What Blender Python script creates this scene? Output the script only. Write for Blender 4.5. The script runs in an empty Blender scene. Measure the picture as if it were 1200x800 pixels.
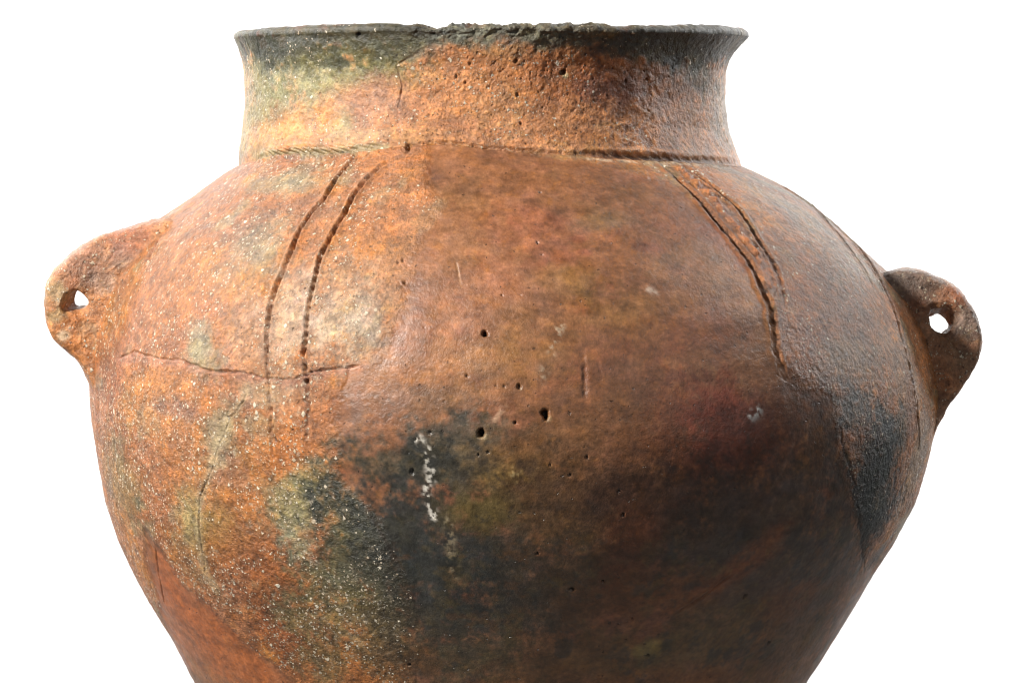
import bpy, math
import numpy as np

# ------------------------------------------------------------------ camera, light, exposure
scene = bpy.context.scene
PX = 0.40 / 980.0            # metres per photograph pixel at the jar's axis (belly = 40 cm)
DIST = 1.6                   # camera to jar axis
YH = 160.0                   # photograph row of the camera's eye level
YBASE = 1060.0               # row where the jar's foot would stand
ZC = (YBASE - YH) * PX

cam_d = bpy.data.cameras.new("camera")
cam = bpy.data.objects.new("camera", cam_d)
scene.collection.objects.link(cam)
cam.location = (0, -DIST, ZC)
cam.rotation_euler = (math.radians(90), 0, 0)
cam_d.sensor_width = 36
cam_d.lens = 36 * DIST / (1200 * PX)
cam_d.shift_y = -(400 - YH) / 1200
cam_d.clip_start = 0.05
cam_d.clip_end = 50
cam_d.dof.use_dof = True
cam_d.dof.focus_distance = DIST - 0.14
cam_d.dof.aperture_fstop = 32
scene.camera = cam

world = bpy.data.worlds.new("World")
scene.world = world
world.use_nodes = True
bg = world.node_tree.nodes["Background"]
bg.inputs[0].default_value = (0.80, 0.88, 1.0, 1)
bg.inputs[1].default_value = 0.045

vs = scene.view_settings
vs.view_transform = 'Standard'
vs.look = 'None'
vs.exposure = 0
vs.gamma = 1

def area(name, loc, target, size, power, col=(1, 1, 1), size_y=None):
    d = bpy.data.lights.new(name, 'AREA')
    d.energy = power
    d.color = col
    d.shape = 'RECTANGLE' if size_y else 'DISK'
    d.size = size
    if size_y:
        d.size_y = size_y
    o = bpy.data.objects.new(name, d)
    scene.collection.objects.link(o)
    o.location = loc
    v = np.array(target, float) - np.array(loc, float)
    import mathutils
    o.rotation_euler = mathutils.Vector(v).to_track_quat('-Z', 'Y').to_euler()
    return o

def sph(az, el, d, c=(0, 0, 0.25)):
    a, e = math.radians(az), math.radians(el)      # az: 0 = towards camera, negative = left
    return (c[0] + d * math.cos(e) * math.sin(a), c[1] - d * math.cos(e) * math.cos(a), c[2] + d * math.sin(e))

area("key_lamp", sph(-54, 31, 1.7), (0, 0, 0.26), 0.15, 51, (1.0, 0.96, 0.90))
area("rim_lamp", sph(100, 40, 1.7), (0.1, 0, 0.27), 0.6, 7.5, (1.0, 0.96, 0.90))
area("fill_lamp", sph(38, 18, 2.0), (0.1, 0, 0.27), 0.9, 4.2, (1.0, 0.96, 0.92))  # unseen soft fill, added to lift the right lug and shadow side
# lamps that light the white backdrop until it burns out
area("backdrop_lamp", (-1.15, 0.75, 0.9), (0.25, 1.75, 0.45), 0.5, 30, (1, 1, 1), 1.0)
area("backdrop_lamp", (1.15, 0.75, 0.9), (-0.25, 1.75, 0.45), 0.5, 30, (1, 1, 1), 1.0)

# ------------------------------------------------------------------ white sweep (floor and background)
def node_mat(name):
    m = bpy.data.materials.new(name)
    m.use_nodes = True
    return m, m.node_tree.nodes, m.node_tree.links

def build_sweep():
    m, N, L = node_mat("white_paper")
    b = N["Principled BSDF"]
    nz = N.new("ShaderNodeTexNoise"); nz.inputs["Scale"].default_value = 600; nz.inputs["Detail"].default_value = 3
    rp = N.new("ShaderNodeValToRGB")
    rp.color_ramp.elements[0].color = (0.86, 0.86, 0.85, 1); rp.color_ramp.elements[1].color = (0.90, 0.90, 0.90, 1)
    L.new(nz.outputs["Fac"], rp.inputs[0]); L.new(rp.outputs[0], b.inputs["Base Color"])
    b.inputs["Roughness"].default_value = 0.9
    b.inputs["Specular IOR Level"].default_value = 0.2
    def sheet(name, pts, xs, mat, label):
        V = [(x, y, z) for (y, z) in pts for x in xs]
        nx = len(xs)
        F = [(j * nx + i, j * nx + i + 1, (j + 1) * nx + i + 1, (j + 1) * nx + i)
             for j in range(len(pts) - 1) for i in range(nx - 1)]
        me = bpy.data.meshes.new(name)
        me.from_pydata(V, [], F)
        me.materials.append(mat)
        o = bpy.data.objects.new(name, me)
        scene.collection.objects.link(o)
        o["kind"] = "structure"
        o["label"] = label
    sheet("backdrop", [(1.35, z) for z in np.linspace(-0.7, 1.4, 12)], np.linspace(-1.0, 1.0, 12), m,
          "plain white background sheet upright behind the clay jar")
    m2, N, L = node_mat("grey_felt")
    b = N["Principled BSDF"]
    nz = N.new("ShaderNodeTexNoise"); nz.inputs["Scale"].default_value = 900; nz.inputs["Detail"].default_value = 4
    rp = N.new("ShaderNodeValToRGB")
    rp.color_ramp.elements[0].color = (0.10, 0.10, 0.10, 1); rp.color_ramp.elements[1].color = (0.16, 0.16, 0.155, 1)
    L.new(nz.outputs["Fac"], rp.inputs[0]); L.new(rp.outputs[0], b.inputs["Base Color"])
    b.inputs["Roughness"].default_value = 0.95
    sheet("table_top", [(y, 0.0) for y in np.linspace(-0.4, 0.4, 6)], np.linspace(-0.5, 0.5, 6), m2,
          "plain grey surface that the clay jar stands on")
build_sweep()

# ------------------------------------------------------------------ numeric helpers
rng = np.random.default_rng(7)
LAT = rng.random((64, 64, 64)).astype(np.float32) * 2 - 1

def vnoise(P):
    """smooth value noise, P (...,3) float32, about -1..1"""
    i = np.floor(P).astype(np.int32)
    f = (P - i).astype(np.float32)
    f = f * f * f * (f * (f * 6 - 15) + 10)
    i0 = i & 63
    i1 = (i + 1) & 63
    x0, y0, z0 = i0[..., 0], i0[..., 1], i0[..., 2]
    x1, y1, z1 = i1[..., 0], i1[..., 1], i1[..., 2]
    fx, fy, fz = f[..., 0], f[..., 1], f[..., 2]
    a = LAT[x0, y0, z0] * (1 - fx) + LAT[x1, y0, z0] * fx
    b = LAT[x0, y1, z0] * (1 - fx) + LAT[x1, y1, z0] * fx
    c = LAT[x0, y0, z1] * (1 - fx) + LAT[x1, y0, z1] * fx
    d = LAT[x0, y1, z1] * (1 - fx) + LAT[x1, y1, z1] * fx
    return (a * (1 - fy) + b * fy) * (1 - fz) + (c * (1 - fy) + d * fy) * fz

def fbm(P, wl, octv=3, gain=0.5, seed=0.0):
    """P in pixels, wl = wavelength in pixels"""
    out = 0
    amp = 1.0
    tot = 0
    for k in range(octv):
        out = out + amp * vnoise((P / (wl / 2 ** k) + np.array([seed + 7.3 * k, 3.1 * seed - k, 11.7 * k + seed], np.float32)).astype(np.float32))
        tot += amp
        amp *= gain
    return out / tot * 1.4

def sstep(a, b, x):
    t = np.clip((x - a) / (b - a), 0, 1)
    return t * t * (3 - 2 * t)

def lin(c):
    c = np.array(c, float) / 255
    return np.where(c <= 0.04045, c / 12.92, ((c + 0.055) / 1.055) ** 2.4)

def gsm(a, s):
    n = int(4 * s) + 1
    k = np.exp(-0.5 * (np.arange(-n, n + 1) / s) ** 2)
    k /= k.sum()
    ap = np.concatenate([2 * a[0] - a[n:0:-1], a, 2 * a[-1] - a[-2:-n - 2:-1]])
    return np.convolve(ap, k, 'valid')

# ------------------------------------------------------------------ jar profile, from both outlines of the photograph
# row, left edge, right edge (pixels); worked out below as radius and centre at real height
SIL = [(43, 274, 878), (55, 277.5, 865), (66, 281.5, 855), (82, 286.5, 850), (115, 288.5, 848.5), (154, 286, 853.5), (182, 281.5, 862), (200, 278.5, 867),
       (205, 271, 885), (214, 259, 902), (232, 231, 932.5), (250, 203, 960), (273, 173, 988), (294, 154, 1012), (314, 141, 1031.5),
       (355, 122, 1060), (400, 111, 1081), (440, 107, 1092), (470, 106.5, 1096), (491, 108, 1096), (505, 110, 1094), (540, 115, 1086),
       (587, 124, 1073), (629, 138, 1050), (651, 148, 1037), (695, 170, 1010), (745, 200, 979), (800, 229, 943.5), (850, 262, 908),
       (900, 298, 868), (950, 337, 826), (1000, 380, 784), (1040, 412, 752), (1060, 418, 746)]
SIL = np.array(SIL, float)
DPX = DIST / PX
def to_real(y, l, r):
    ra = (r - l) / 2
    rr = DPX * np.sin(np.arctan(ra / DPX))
    zz = (y - YH) * (DPX - rr * rr / DPX) / DPX       # rows below eye level, at true depth
    return zz + YH, rr, (l + r) / 2 - 600
yy, rr, cc = to_real(SIL[:, 0], SIL[:, 1], SIL[:, 2])
CREASE = 7
YCR = yy[CREASE]
def dense(y, v, s):
    t = np.arange(y[0], y[-1] + 0.5, 0.5)
    return t, gsm(np.interp(t, y, v), s * 2)
t1, r1 = dense(yy[:CREASE + 1], rr[:CREASE + 1], 4)
t2, r2 = dense(yy[CREASE:], rr[CREASE:], 7)
r2[-1] = r2[-2]
TY = np.concatenate([t1, t2[1:]])
TR = np.concatenate([r1, r2[1:]])
_, c1 = dense(yy, cc, 14)
TC = np.interp(TY, np.arange(yy[0], yy[-1] + 0.5, 0.5), c1)
seg = np.hypot(np.diff(TY), np.diff(TR))
TS = np.concatenate([[0], np.cumsum(seg)])            # arc length, pixels, 0 at the lip's outer edge
Rof = lambda y: np.interp(y, TY, TR)
Cof = lambda y: np.interp(y, TY, TC)
Sof = lambda y: np.interp(y, TY, TS)
Yof = lambda s: np.interp(s, TS, TY)
SCR = float(Sof(YCR))

# neck joint is not level: rows wanted in the photograph along the joint
JX = np.array([285, 310, 350, 414, 450, 480, 520, 560, 600, 650, 700, 780, 860], float)
JY = np.array([195, 189, 185, 182, 177, 172, 169, 174, 179, 182, 186, 190, 195], float)
rj = float(Rof(YCR)); cj = float(Cof(YCR))
jt = np.arcsin(np.clip((JX - 600 - cj) / (rj * 1.003), -1, 1))
jdepth = (DPX - rj * np.cos(jt)) / DPX
JD = YH + (JY - YH) * jdepth - YCR                     # offset down (negative = up) at each angle
TH0 = np.linspace(-math.pi, math.pi, 721)
jd_tab = np.interp(TH0, np.concatenate([[-math.pi], jt, [math.pi]]), np.concatenate([[-3], JD, [-3]]))
jd_tab = gsm(jd_tab, 4)
# lip top, likewise
LX = np.array([277, 286, 313, 345, 380, 420, 460, 490, 508, 513, 520, 540, 556, 575, 600, 640, 664, 671, 690, 700, 715, 722, 735, 760, 800, 840, 862, 874], float)
LY = np.array([39, 37, 36, 33, 31.5, 30, 29, 30, 31, 33.5, 32.5, 30, 28.5, 27, 26, 27, 28, 30.5, 28, 28.5, 30, 33, 31, 31, 31, 30.5, 32, 36], float)
YTOP = 34.0
rl = 293.0; cl = float(TC[0])
lt = np.arcsin(np.clip((LX - 600 - cl) / (rl * 1.003), -1, 1))
LD = YH + (LY - YH) * (DPX - rl * np.cos(lt)) / DPX - YTOP
LD = np.clip(LD, -4, 9)
ld_tab = np.interp(TH0, np.concatenate([[-math.pi], lt, [math.pi]]), np.concatenate([[0], LD, [0]]))

def lift(th, y):
    """vertical shift in pixels (positive = down) of the surface point at angle th, row y"""
    w = np.exp(-((y - YCR) / np.where(y < YCR, 45, 60)) ** 2)
    wl = np.clip(1 - (y - 30) / 26, 0, 1) ** 1.5
    return np.interp(th, TH0, jd_tab) * w + np.interp(th, TH0, ld_tab) * wl

def hit(px, py):
    """photograph pixel -> (angle, row) on the jar where that line of sight meets it"""
    dep = np.linspace(-540, 60, 2400)
    k = (DPX + dep) / DPX
    x = (px - 600) * k
    y = YH + (py - YH) * k
    yq = y.copy()
    for _ in range(3):
        th = np.arctan2(x - Cof(yq), -dep)
        yq = y - lift(th, yq)
    f = np.hypot(x - Cof(yq), dep) - Rof(yq)
    ins = np.nonzero(f <= 0)[0]
    i = ins[0] if len(ins) else int(np.argmin(f))
    return float(th[i]), float(np.clip(yq[i], TY[0], TY[-1]))

def hits(pts):
    return np.array([hit(*p) for p in pts])

# ------------------------------------------------------------------ grid
NF, NB = 1300, 150
A = math.radians(104)
th = np.concatenate([np.linspace(-A, A, NF), np.linspace(A, 2 * math.pi - A, NB + 2)[1:-1]])
thw = np.where(th > math.pi, th - 2 * math.pi, th)
NC = len(th)
s_neck = np.linspace(0, SCR, 128)
s_body = np.linspace(SCR, float(Sof(930)), 640)[1:]
s_low = np.linspace(float(Sof(930)), TS[-1], 20)[1:]
s_rows = np.concatenate([s_neck, s_body, s_low])
# lip and inside, as (row, radius)
lip = [(46, 262), (39, 275), (35.5, 282), (34, 287.5), (34, 292), (35, 296), (37.5, 299.5), (40, 301)]
inner = [(1044, 110)] + [(y_, float(Rof(y_)) - (20 + 8 * max(0, (y_ - 900) / 140))) for y_ in (1036, 1000, 950, 900, 850, 800, 750, 700, 650, 600, 560, 520, 480, 440, 400, 360, 320, 290, 265, 245)] + [(226, 300), (208, 274), (190, 266), (150, 262), (100, 262), (70, 261)]
def dens(pl, n):
    pl = np.array(pl, float)
    d = np.concatenate([[0], np.cumsum(np.hypot(*np.diff(pl, axis=0).T))])
    t = np.linspace(0, d[-1], n)
    return np.interp(t, d, pl[:, 0]), np.interp(t, d, pl[:, 1])
iy, ir = dens(inner + lip[:1], 46)
ly, lr = dens(lip, 26)
row_y = np.concatenate([iy[:-1], ly, Yof(s_rows)])
row_r = np.concatenate([ir[:-1], lr, np.interp(s_rows, TS, TR)])
row_s = np.concatenate([np.linspace(-500, -41, len(iy) - 1), np.linspace(-40, -1.2, len(ly)), s_rows])
NR = len(row_y)
IL = len(iy) - 1             # first lip row
IO = IL + len(ly)            # first outer row
ICR = IO + len(s_neck) - 1   # joint row

TH, YY = np.meshgrid(thw, row_y)
TH = TH.astype(np.float32)
SS = np.repeat(row_s[:, None], NC, 1).astype(np.float32)
RR = np.repeat(row_r[:, None], NC, 1).astype(np.float32)
CC = np.repeat(Cof(row_y)[:, None], NC, 1).astype(np.float32)
UR = np.maximum(RR, 60)
P0 = np.stack([CC + RR * np.sin(TH), -RR * np.cos(TH), YH - YY], -1).astype(np.float32)   # pixel units
LIFT = lift(TH, YY)
LIFT[:IL - 6] *= 0
disp = np.zeros((NR, NC), np.float32)      # outward, pixels

# warps that roughen every outline drawn on the surface
W1 = fbm(P0, 46, 3, 0.55, 1.0)
W2 = fbm(P0, 46, 3, 0.55, 9.0)
WF = fbm(P0, 9, 2, 0.6, 4.0)
N_big = fbm(P0, 160, 3, 0.5, 21.0)
N_mid = fbm(P0, 34, 4, 0.6, 33.0)
N_fine = fbm(P0, 8, 3, 0.6, 41.0)
N_vf = fbm(P0, 4.5, 2, 0.7, 47.0)

def win(th_a, th_b, s_a, s_b):
    r0, r1 = np.searchsorted(row_s, [s_a, s_b])
    cols = np.nonzero((thw >= th_a) & (thw <= th_b))[0]
    if len(cols) == 0 or r1 <= r0:
        return None
    return slice(max(r0, IL), r1), slice(cols[0], cols[-1] + 1)

def polydist(pts, reach, warp=0.0):
    """distance in px from a drawn line, position along it, and signed side; window slices"""
    h = hits(pts)
    t, s = h[:, 0], Sof(h[:, 1])
    rmin = float(np.min(Rof(h[:, 1])))
    w = win(t.min() - reach / rmin * 1.3, t.max() + reach / rmin * 1.3, s.min() - reach, s.max() + reach)
    r = UR[w]
    tv = TH[w] + (warp * W1[w] + 0.35 * warp * WF[w]) / r
    sv = SS[w] + warp * W2[w] + 0.35 * warp * WF[w][::-1]
    best = np.full(tv.shape, 1e9, np.float32)
    along = np.zeros(tv.shape, np.float32)
    side = np.zeros(tv.shape, np.float32)
    acc = 0.0
    for k in range(len(t) - 1):
        ax = (tv - t[k]) * r
        ay = sv - s[k]
        bx = (t[k + 1] - t[k]) * r
        by = s[k + 1] - s[k]
        l2 = bx * bx + by * by + 1e-6
        q = np.clip((ax * bx + ay * by) / l2, 0, 1)
        d = np.hypot(ax - q * bx, ay - q * by)
        sd = (ax * by - ay * bx) / np.sqrt(l2)
        m = d < best
        l = float(np.sqrt(np.mean(l2)))
        along[m] = (acc + q * l)[m]
        side[m] = sd[m]
        best = np.minimum(best, d)
        acc += l
    return w, best, along, side, acc

def inpoly(pts, warp=6.0):
    """signed distance (px, positive inside) to a closed outline drawn on the jar, whole grid"""
    h = hits(pts)
    R0 = 460.0
    X = TH * R0 + warp * W1 + warp * 0.4 * WF
    Y = SS + warp * W2
    hx, hy = h[:, 0] * R0, Sof(h[:, 1])
    ins = np.zeros(X.shape, bool)
    best = np.full(X.shape, 1e9, np.float32)
    n = len(hx)
    for k in range(n):
        x0, y0, x1, y1 = hx[k], hy[k], hx[(k + 1) % n], hy[(k + 1) % n]
        if abs(y1 - y0) > 1e-6:
            c = (Y < y0) != (Y < y1)
            xi = x0 + (Y - y0) / (y1 - y0) * (x1 - x0)
            ins ^= c & (X < xi)
        bx, by = x1 - x0, y1 - y0
        q = np.clip(((X - x0) * bx + (Y - y0) * by) / (bx * bx + by * by + 1e-6), 0, 1)
        best = np.minimum(best, np.hypot(X - x0 - q * bx, Y - y0 - q * by))
    return np.where(ins, best, -best)

# ------------------------------------------------------------------ where the jar is original and where it is restored
FILL = [(505, 166), (500, 205), (520, 235), (497, 268), (475, 300), (472, 345), (466, 385), (440, 412), (408, 436), (400, 470), (392, 520), (402, 560),
        (440, 600), (462, 655), (488, 700), (492, 760), (488, 840), (700, 850), (900, 846), (940, 808), (975, 756), (1004, 708), (1029, 668), (1013, 664), (1010, 640), (1000, 590), (984, 530),
        (972, 470), (930, 446), (914, 428), (908, 395), (896, 358), (880, 318), (856, 284), (830, 252), (804, 226), (770, 212), (720, 197), (660, 186), (600, 178), (550, 172)]
fill_d = inpoly(FILL, 5.0)
FILL2 = [(172, 622), (196, 655), (214, 680), (236, 702), (258, 724), (284, 752), (320, 778), (352, 806), (380, 845), (250, 846), (200, 752), (183, 700)]
fill2_d = inpoly(FILL2, 4.0)
neck_zone = SS < SCR
fill_d = np.where(neck_zone | (np.abs(TH) > 1.9), -60, fill_d)
fill2_d = np.where(neck_zone | (np.abs(TH) > 1.9), -60, fill2_d)
smooth_fill = np.maximum(sstep(-11, 9, fill_d + 7 * N_mid + 4 * N_fine), sstep(-10, 8, fill2_d + 6 * N_mid + 4 * N_fine)).astype(np.float32)
low_ = sstep(600, 690, YY) * (TH < 0.3)
smooth_fill = (smooth_fill * (1 - low_) + low_ * np.maximum(sstep(-34, 26, fill_d + 22 * N_mid + 8 * N_fine), sstep(-10, 8, fill2_d + 6 * N_mid + 4 * N_fine))).astype(np.float32)
coarse = 1 - smooth_fill
inside_w = (SS < -12).astype(np.float32)

# ------------------------------------------------------------------ colour of the clay: stains, fire clouds, deposits, some painted highlights and shade
col = np.empty((NR, NC, 3), np.float32)
def mixc(c, a, w=None):
    global col
    c = lin(c).astype(np.float32)
    if w is None:
        col = col + (c - col) * a[..., None]
    else:
        col[w] = col[w] + (c - col[w]) * a[..., None]

col[:] = lin((196, 120, 72))
mixc((176, 104, 66), 0.75 * sstep(-0.1, 0.6, N_big))
mixc((208, 132, 66), 0.8 * sstep(0.0, 0.6, fbm(P0, 70, 3, 0.6, 55)))
mixc((190, 128, 100), 0.7 * sstep(0.05, 0.5, fbm(P0, 50, 4, 0.6, 66)))
mixc((170, 150, 122), 0.55 * sstep(0.3, 0.62, fbm(P0, 44, 4, 0.6, 77)))
# restored surface
fb = fbm(P0 * np.array([0.6, 0.6, 1.0], np.float32), 60, 4, 0.6, 81)
fillc = np.empty_like(col)
fillc[:] = lin((152, 98, 68))
def mf(c, a):
    global fillc
    fillc = fillc + (lin(c).astype(np.float32) - fillc) * a[..., None]
mf((152, 88, 66), 0.6 * sstep(0.0, 0.45, fb))
mf((160, 108, 66), 0.35 * sstep(0.1, 0.5, fbm(P0, 46, 4, 0.6, 91)))
mf((140, 90, 72), 0.4 * sstep(0.15, 0.5, fbm(P0, 30, 4, 0.65, 95)))
mf((130, 90, 62), 0.35 * sstep(0.2, 0.55, fbm(P0, 40, 4, 0.65, 99)))
col = col + (fillc - col) * smooth_fill[..., None]

def blob(x, y, rx, ry, c, a=0.9, soft=0.45, rough=0.5, rot=0.0, only=None):
    t0, y0 = hit(x, y)
    s0 = float(Sof(y0)); r0 = float(Rof(y0))
    fx = max(math.cos(t0), 0.22)
    rxx = rx / fx
    ext = (1 + soft + rough) * max(rxx, ry)
    w = win(t0 - ext / r0, t0 + ext / r0, s0 - ext, s0 + ext)
    if w is None:
        return
    du = (TH[w] - t0) * r0
    dv = SS[w] - s0
    ca, sa = math.cos(math.radians(rot)), math.sin(math.radians(rot))
    d = np.hypot((du * ca + dv * sa) / rxx, (-du * sa + dv * ca) / ry)
    d = d + rough * (0.55 * W1[w] + 0.55 * N_mid[w] + 0.55 * N_fine[w] + 0.35 * N_vf[w])
    al = a * sstep(1 + soft * 1.25, 1 - soft * 1.25, d)
    if only == 'coarse':
        al = al * coarse[w]
    elif only == 'fill':
        al = al * smooth_fill[w]
    elif only == 'neck':
        al = al * (SS[w] <= SCR + 2)
    elif only == 'body':
        al = al * (SS[w] >= SCR - 1)
    mixc(c, al, w)

# neck ----------------------------------------------------------
nk = SS < SCR + 1
mixc((206, 132, 86), 0.9 * (nk & (SS > -30)))
mixc((196, 136, 80), 0.6 * nk * sstep(0.0, 0.5, fbm(P0, 30, 4, 0.65, 12)))
mixc((164, 100, 66), 0.6 * nk * sstep(0.15, 0.55, fbm(P0, 34, 4, 0.65, 15)))
for b in [(310, 110, 42, 75, (132, 122, 92), .9, .6, .9), (300, 150, 24, 50, (150, 130, 92), .8), (360, 90, 60, 30, (150, 142, 108), .8), (425, 88, 50, 28, (156, 142, 98), .85, .6, .9),
          (345, 62, 70, 22, (104, 96, 64), .95, .5, .9), (440, 60, 66, 20, (118, 108, 70), .9, .5, .9), (315, 60, 18, 22, (62, 62, 50), .8), (395, 72, 20, 7, (64, 66, 58), .7),
          (430, 120, 44, 24, (184, 122, 92), .9), (400, 148, 14, 26, (160, 146, 116), .75), (335, 152, 26, 20, (212, 134, 68), .85, .6, .9), (382, 140, 14, 20, (212, 136, 74), .8, .6, .9),
          (300, 160, 14, 20, (205, 130, 70), .6), (455, 130, 34, 34, (186, 126, 96), .7), (430, 160, 40, 14, (204, 150, 112), .8), (500, 58, 26, 10, (150, 116, 98), .8),
          (515, 160, 30, 12, (196, 128, 84), .7), (650, 90, 70, 30, (186, 106, 54), .7), (560, 110, 60, 40, (206, 132, 84), .7),
          (740, 90, 60, 44, (158, 86, 50), .7), (725, 105, 40, 16, (116, 72, 66), .6), (800, 110, 40, 50, (160, 100, 62), .6), (820, 80, 34, 30, (120, 100, 86), .7), (846, 130, 12, 50, (170, 150, 138), .7),
          (690, 160, 70, 14, (186, 112, 58), .7)]:
    blob(*b, only='neck')
# dark, burnt lip
LIPB = [(545, 42, 44, 13, (128, 120, 104), .85), (620, 42, 64, 13, (112, 106, 94), .85), (690, 44, 44, 13, (84, 74, 62), .85), (780, 48, 64, 20, (78, 74, 68), .85), (842, 54, 30, 24, (98, 92, 86), .8), (480, 41, 34, 10, (44, 43, 38), .9), (410, 40, 70, 10, (70, 60, 42), .85), (330, 46, 60, 16, (58, 56, 42), .85), (440, 58, 60, 12, (86, 80, 54), .6)]
lipn = 0.5 * W1 + 0.4 * N_mid + 0.3 * N_fine
bandw = np.interp(TH, [-1.5, -0.9, -0.35, -0.2, 0.0, 0.2, 0.35, 0.6, 1.0, 1.5], [24, 22, 22, 20, 24, 27, 26, 30, 46, 36])
al = sstep(1.5, 0.75, (SS / bandw) + 0.9 * lipn) * (SS > -60) * (SS < SCR)
mixc((86, 80, 60), 0.9 * al)
mixc((46, 47, 48), 0.9 * al * sstep(-0.1, 0.35, fbm(P0, 28, 3, 0.6, 17)))
mixc((150, 140, 118), 0.75 * al * sstep(0.1, 0.5, fbm(P0, 16, 4, 0.65, 18)) * np.interp(TH, [-.5, -.3, .15, .4], [0.25, 1, 1, .25]))
mixc((120, 66, 44), 0.6 * al * sstep(0.25, 0.5, fbm(P0, 22, 3, 0.6, 19)))
for b in LIPB:
    blob(*b, .6, .8, only='neck')
mixc((70, 60, 50), 0.8 * inside_w)

# shoulder and left flank ------------------------------------------
for b in [(330, 215, 60, 14, (170, 150, 120), .6), (345, 205, 16, 26, (168, 150, 126), .6), (300, 285, 30, 40, (172, 152, 132), .65, .5, .7, 30), (345, 240, 26, 12, (150, 96, 74), .6, .4, .5, -30),
          (270, 330, 40, 30, (208, 142, 92), .5), (290, 385, 40, 40, (214, 160, 132), .6), (335, 380, 34, 50, (216, 164, 142), .65), (415, 375, 34, 48, (236, 208, 196), .78, .8, .8), (345, 372, 22, 40, (230, 190, 176), .5, .8, .9), (395, 330, 30, 34, (216, 160, 130), .5),  # pinkish white patches paint in the shoulder's highlight
          (450, 250, 50, 44, (206, 128, 80), .6), (470, 330, 26, 50, (202, 138, 98), .6), (200, 330, 40, 60, (206, 126, 70), .6), (165, 360, 20, 70, (184, 114, 80), .6),
          (130, 440, 16, 50, (176, 106, 76), .7), (200, 470, 50, 44, (216, 134, 70), .7), (240, 420, 20, 20, (174, 154, 128), .7), (232, 400, 14, 26, (172, 156, 132), .7),
          (205, 478, 26, 10, (160, 112, 104), .6), (260, 500, 14, 26, (178, 160, 134), .7, .5, .6, 20), (330, 470, 24, 24, (206, 160, 138), .7), (340, 530, 34, 50, (212, 124, 62), .85), (370, 480, 20, 40, (200, 124, 80), .6),
          (305, 460, 20, 16, (210, 176, 152), .5), (150, 570, 22, 40, (170, 140, 96), .6), (130, 560, 12, 40, (150, 120, 90), .5), (165, 590, 10, 10, (128, 126, 104), .7), (190, 560, 30, 40, (188, 112, 66), .6), (225, 610, 18, 36, (178, 160, 116), .75), (262, 620, 34, 30, (176, 138, 78), .7),
          (300, 590, 36, 30, (204, 122, 66), .7), (290, 650, 50, 34, (178, 104, 62), .75), (225, 665, 30, 20, (180, 122, 82), .6, .5, .5, 40), (320, 690, 40, 40, (172, 100, 60), .8), (340, 740, 50, 50, (158, 88, 56), .8),
          (345, 590, 30, 30, (176, 164, 124), .8), (365, 560, 24, 16, (156, 146, 104), .7)]:
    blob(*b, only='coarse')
# big fire cloud on the coarse clay, lower left of centre
for b in [(400, 600, 36, 60, (120, 112, 84), .9), (430, 570, 40, 30, (92, 88, 72), .85), (440, 620, 56, 60, (76, 74, 66), .9), (400, 660, 50, 50, (112, 104, 80), .8), (455, 690, 44, 40, (92, 84, 76), .8), (395, 570, 16, 20, (54, 54, 50), .85), (372, 610, 8, 24, (56, 56, 52), .85), (425, 590, 14, 20, (54, 54, 51), .75),
          (450, 655, 24, 40, (62, 63, 62), .8, .5, .6, -20), (470, 710, 20, 26, (110, 104, 98), .6), (400, 715, 60, 36, (146, 132, 98), .85), (440, 760, 60, 40, (160, 124, 84), .8), (470, 775, 26, 20, (160, 98, 62), .7), (385, 770, 30, 30, (150, 122, 82), .7), (352, 640, 16, 14, (190, 178, 150), .7)]:
    blob(*(b[:5] + (b[5] * .92, .6, .95) + b[8:]), only='coarse')
# right flank; its greyish patches put the sheen into the colour
for b in [(960, 330, 40, 60, (168, 104, 74), .7), (1000, 380, 40, 60, (164, 112, 88), .7), (940, 250, 30, 30, (170, 140, 122), .7, .6, .5, 40), (985, 300, 26, 50, (172, 138, 120), .6, .6, .5, 35), (930, 340, 20, 30, (180, 104, 62), .7), (950, 400, 26, 30, (182, 106, 66), .7), (1000, 420, 40, 22, (172, 138, 120), .7), (1060, 440, 20, 50, (182, 140, 118), .7),
          (1075, 540, 16, 60, (168, 130, 106), .8), (1055, 510, 12, 26, (130, 112, 88), .7), (1070, 500, 8, 60, (170, 104, 76), .5), (900, 215, 30, 12, (176, 150, 134), .7, .6, .5, 25), (1058, 615, 10, 26, (190, 170, 156), .7)]:
    blob(*b, only='coarse')
for b in [(1004, 484, 28, 18, (100, 92, 80), .8, .7, .9), (1014, 532, 34, 50, (50, 48, 46), .92, .7, .9), (1018, 575, 34, 52, (44, 43, 41), .94, .7, .9), (1020, 620, 24, 50, (50, 49, 48), .93, .6, .9), (1036, 560, 14, 60, (70, 74, 78), .6), (1030, 650, 10, 26, (80, 84, 90), .7), (965, 450, 20, 16, (110, 80, 64), .6)]:
    blob(*b, only='coarse')
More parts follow.
